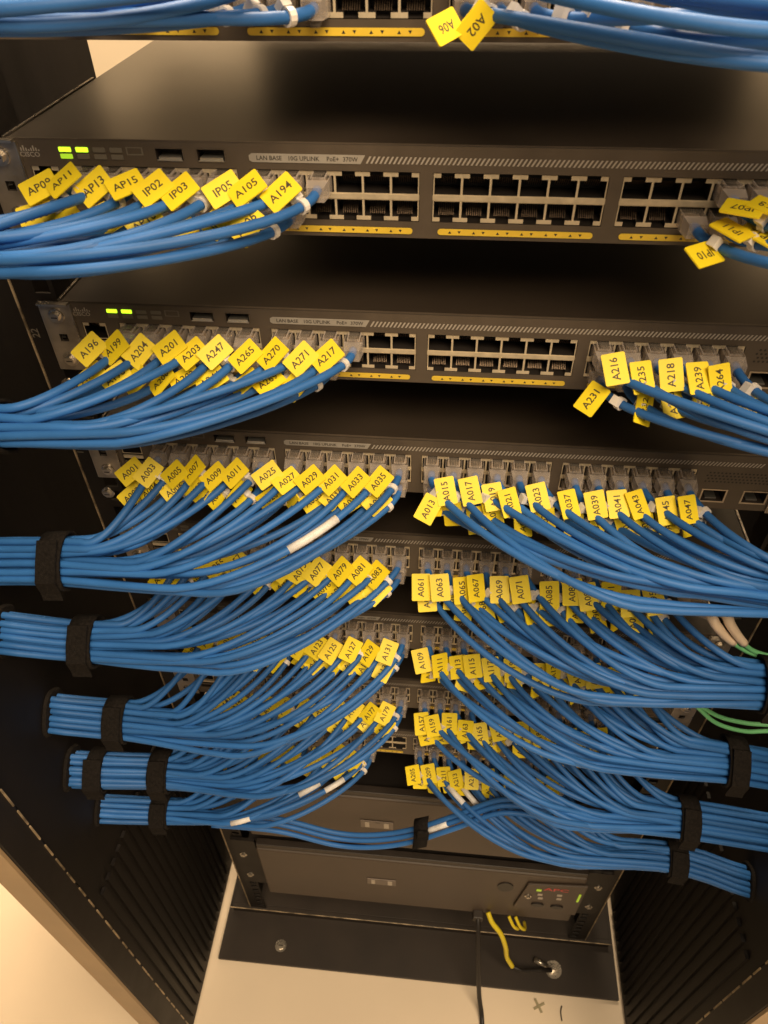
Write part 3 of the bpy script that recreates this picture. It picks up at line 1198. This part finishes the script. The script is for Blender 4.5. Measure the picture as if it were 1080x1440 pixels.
# ------------------------------------------------------------------ fibre leads with beige boots
FIB = [
    ([(179, -2, -118.5), (179, -28, -112), (180, -55, -88), (184, -62, -90), (195, -61, -103), (211.4, -60, -116.5), (232, -60, -124), (262, -62, -128), (311, -60, -140)], 4, "fourth"),
    ([(186, -2, -118.5), (186, -28, -110), (188, -56, -84), (192, -62, -88), (203, -61, -103), (216, -60, -116), (236, -60, -122), (266, -62, -125), (311, -60, -133)], 4, "fourth"),
    ([(180, -2, -211), (181, -28, -206), (190, -55, -178), (198.5, -60, -182.6), (217.5, -60, -197), (239.5, -60, -203), (262, -60, -203.0), (311, -60, -206)], 5, "fifth"),
    ([(187, -2, -211), (188, -28, -207), (192, -56, -182), (200, -61, -187), (217, -62, -203), (239.5, -62, -211), (262, -60, -211), (311, -60, -211)], 5, "fifth"),
]
for i, (path, k, nm) in enumerate(FIB):
    off = Vector(path[0])
    ps = smooth_path(path)
    lab = ["green fibre lead with beige boot, left one of the upper pair at right", "green fibre lead with beige boot, right one of the upper pair at right",
           "pale green fibre lead, upper one of the lower pair beside the right straps", "pale green fibre lead, lower one of the lower pair beside the right straps"][i]
    o = empty("fibre_lead", off, lab, "cable", "green fibre leads at the right side")
    cut = 26 if i < 2 else 8
    b = MB(off)
    rr = [3.9 - 1.0 * j / cut for j in range(cut + 1)]
    b.tube(ps[:cut + 1], rr, "boot_beige", 10)
    b.build("boot", o, smooth=True)
    b = MB(off)
    b.tube(ps[cut:], 1.7, "fiber_green", 8)
    b.build("jacket", o, smooth=True)
    b = MB(off)
    b.box(off.x - 3.3, off.x + 3.3, -2, 10, off.z - 4, off.z + 4, "fiber_green")
    b.build("connector", o)

# ------------------------------------------------------------------ power units


def power_unit(loc, label, cat, top, bot, parts):
    o = empty("power_unit", loc, label, cat, "power units at the bottom of the rack")
    off = Vector(loc)
    b = MB(off)
    b.box(-218, 218, 2, 420, bot + 4, top - 4, "rack_black")
    b.build("case", o)
    b = MB(off)
    b.box(-205, 208, -12, 1.8, bot, top, "bezel")
    b.build("bezel", o, bevel=2.5)
    b = MB(off)
    b.box(-204, 207, -10, -1, top - 0.2 + .3, top + 10, "bezel_dark")
    b.build("upper_lip", o, bevel=1)
    for s in (-1, 1):
        b = MB(off)
        b.holed(min(s * 209.5, s * 241), max(s * 209.5, s * 241), bot + 6, top - 2, -2.2, [], 1, "rack_black")
        b.box(min(s * 209.5, s * 241), max(s * 209.5, s * 241), -2.0, 2.0, bot + 6, top - 2, "rack_black")
        e = b.build("mounting_ear", o)
        hh = top - bot
        for fr in (.30, .76):
            bolt("screw", e, (s * 229 - off.x, -2.3 - off.y, top - hh * fr - off.z), 5.0, "steel")
    return o


up = power_unit((0, 0, -606), "brown-black blank-fronted power unit with small centre badge, upper of the two", "power unit", -484, -606, 1)
lo = power_unit((0, 0, -797), "brown-black power unit with lit control panel at its lower right", "power unit", -650, -797, 1)


def badge(o, x, z):
    off = o.location / MM
    b = MB(off)
    b.box(x - 19, x + 19, -13.2, -12.1, z - 9, z + 9, "badge")
    bo = b.build("badge", o, bevel=.6)
    for i, (dx_, w) in enumerate(((-11, 2.4), (1, 3.0), (11, 2.8))):
        b = MB(off)
        b.box(x + dx_ - w, x + dx_ + w, -13.7, -13.25, z - 6, z + 6, "badge_mark" if i != 1 else "badge")
        b.build("badge_mark", bo)


badge(up, -49, -545)
badge(lo, -46, -717)
off = lo.location / MM
b = MB(off)
b.prism([(128, -752), (210, -762), (210, -663), (138, -672)], -15.5, -12.2, "bezel")
cp = b.build("control_panel", lo, bevel=1)
put("lettering", text_mesh("APC", 12, "led_red", 1.35), cp, Vector((174, -15.8, -681)) - off, FRONT)
for x, z, m in ((153, -686, "panel_green"), (156, -700, "badge_mark"), (158, -712, "badge_mark"), (180, -697, "badge_mark"), (181, -709, "badge_mark")):
    b = MB(off)
    b.box(x - 3, x + 3, -16.2, -15.6, z - 2.6, z + 2.6, m)
    b.build("indicator", cp)
b = MB(off)
b.box(203, 205.6, -16.4, -15.6, -712, -688, "panel_green")
b.build("level_bar", cp)
for x, z in ((157, -733), (182, -735)):
    b = MB(off)
    b.prism([(x + 8 * math.cos(i * math.pi / 6), z + 5 * math.sin(i * math.pi / 6)) for i in range(12)], -17.5, -15.6, "port_dark")
    b.build("button", cp)
bolt("lock", cp, Vector((142, -15.6, -708)) - off, 4.5, "steel")
b = MB(off)
b.prism([(112 + 10 * math.cos(i * math.pi / 7), -694 + 14 * math.sin(i * math.pi / 7)) for i in range(14)], -13.4, -12.1, "port_dark")
b.build("finger_grip", lo)

# ------------------------------------------------------------------ wires and bits at the bottom
path = smooth_path([(98, -14, -785), (104, -24, -792), (117, -33, -806), (126, -40, -835), (131, -42, -868), (141, -46, -893)])
o = empty("earth_wire", path[0], "thick yellow earth wire curling down below the power unit", "wire")
b = MB(path[0])
b.tube(path, 3.4, "wire_yellow", 10)
b.build("jacket", o, smooth=True)
b = MB(path[0])
e = path[-1]
b.tube([e, e + Vector((14, -2, -9)), e + Vector((40, 2, -14)), e + Vector((58, 6, -20))], [3.0, 2.6, 2.6, 3.2], "cord_black", 8)
b.build("wire_end", o, smooth=True)
for i, dx_ in enumerate((0, 9)):
    path = smooth_path([(126 + dx_, -16, -786), (133 + dx_, -24, -797), (141 + dx_, -22, -812), (143 + dx_, -8, -828)])
    o = tag(None or (lambda bb: (bb.tube(path, 2.2, "wire_yellow", 8), bb.build("earth_wire", None, smooth=True))[1])(MB()),
            ("left" if i == 0 else "right") + " of two short yellow wire stubs under the control panel", "wire", "short yellow wire stubs")
# earth stud on the base plate
st = empty("earth_stud", (204, -36, -925), "silver earth stud with lug on the dark base plate", "bolt")
bolt("nut", st, (0, 0, 0.2), 12, "steel", 'z')
b = MB((204, -36, -925))
b.tube([(204, -36, -921.5), (204, -36, -913)], 4.2, "steel", 10)
b.build("stud", st)
b = MB((204, -36, -925))
b.tube([(176, -28, -917), (186, -31, -919), (196, -34, -921)], [4.2, 4.0, 3.6], "steel", 8)
b.build("lug", st, smooth=True)
path = smooth_path([(84, -8, -790), (86, -30, -800), (90, -62, -850), (95, -84, -900), (100, -98, -925), (102, -118, -931.8), (104, -160, -931.8), (104, -260, -931.8)])
b = MB(path[0])
b.tube(path, 3.2, "cord_black", 10)
o = empty("mains_lead", path[0], "black cord hanging from the power unit down onto the cream floor", "cord")
b.build("jacket", o, smooth=True)
b = MB(path[0])
b.box(78, 92, -22, -10, -802, -788, "bezel_dark")
b.build("plug", o, bevel=1.5)
# scraps on the floor
b = MB((181, -80, FLOOR))
b.box(173, 190, -83, -80, FLOOR + .3, FLOOR + 1.6, "scrap")
b.box(179, 182, -90, -72, FLOOR + 1.7, FLOOR + 2.8, "scrap")
o = b.build("floor_scrap")
o.location = Vector((181, -80, FLOOR)) * MM
o.rotation_euler[2] = .5
tag(o, "small crossed olive scrap lying on the cream floor before the base plate", "scrap")
b = MB((212, -84, FLOOR))
b.tube(smooth_path([(214, -78, FLOOR + 1.2), (212, -86, FLOOR + 1.2), (213, -96, FLOOR + 1.2)]), 0.9, "cord_black", 6)
o = b.build("wire_offcut", None, smooth=True)
o.location = Vector((212, -84, FLOOR)) * MM
tag(o, "thin dark wire offcut on the floor right of the olive scrap", "wire offcut")

bpy.data.scenes.remove(TMP)
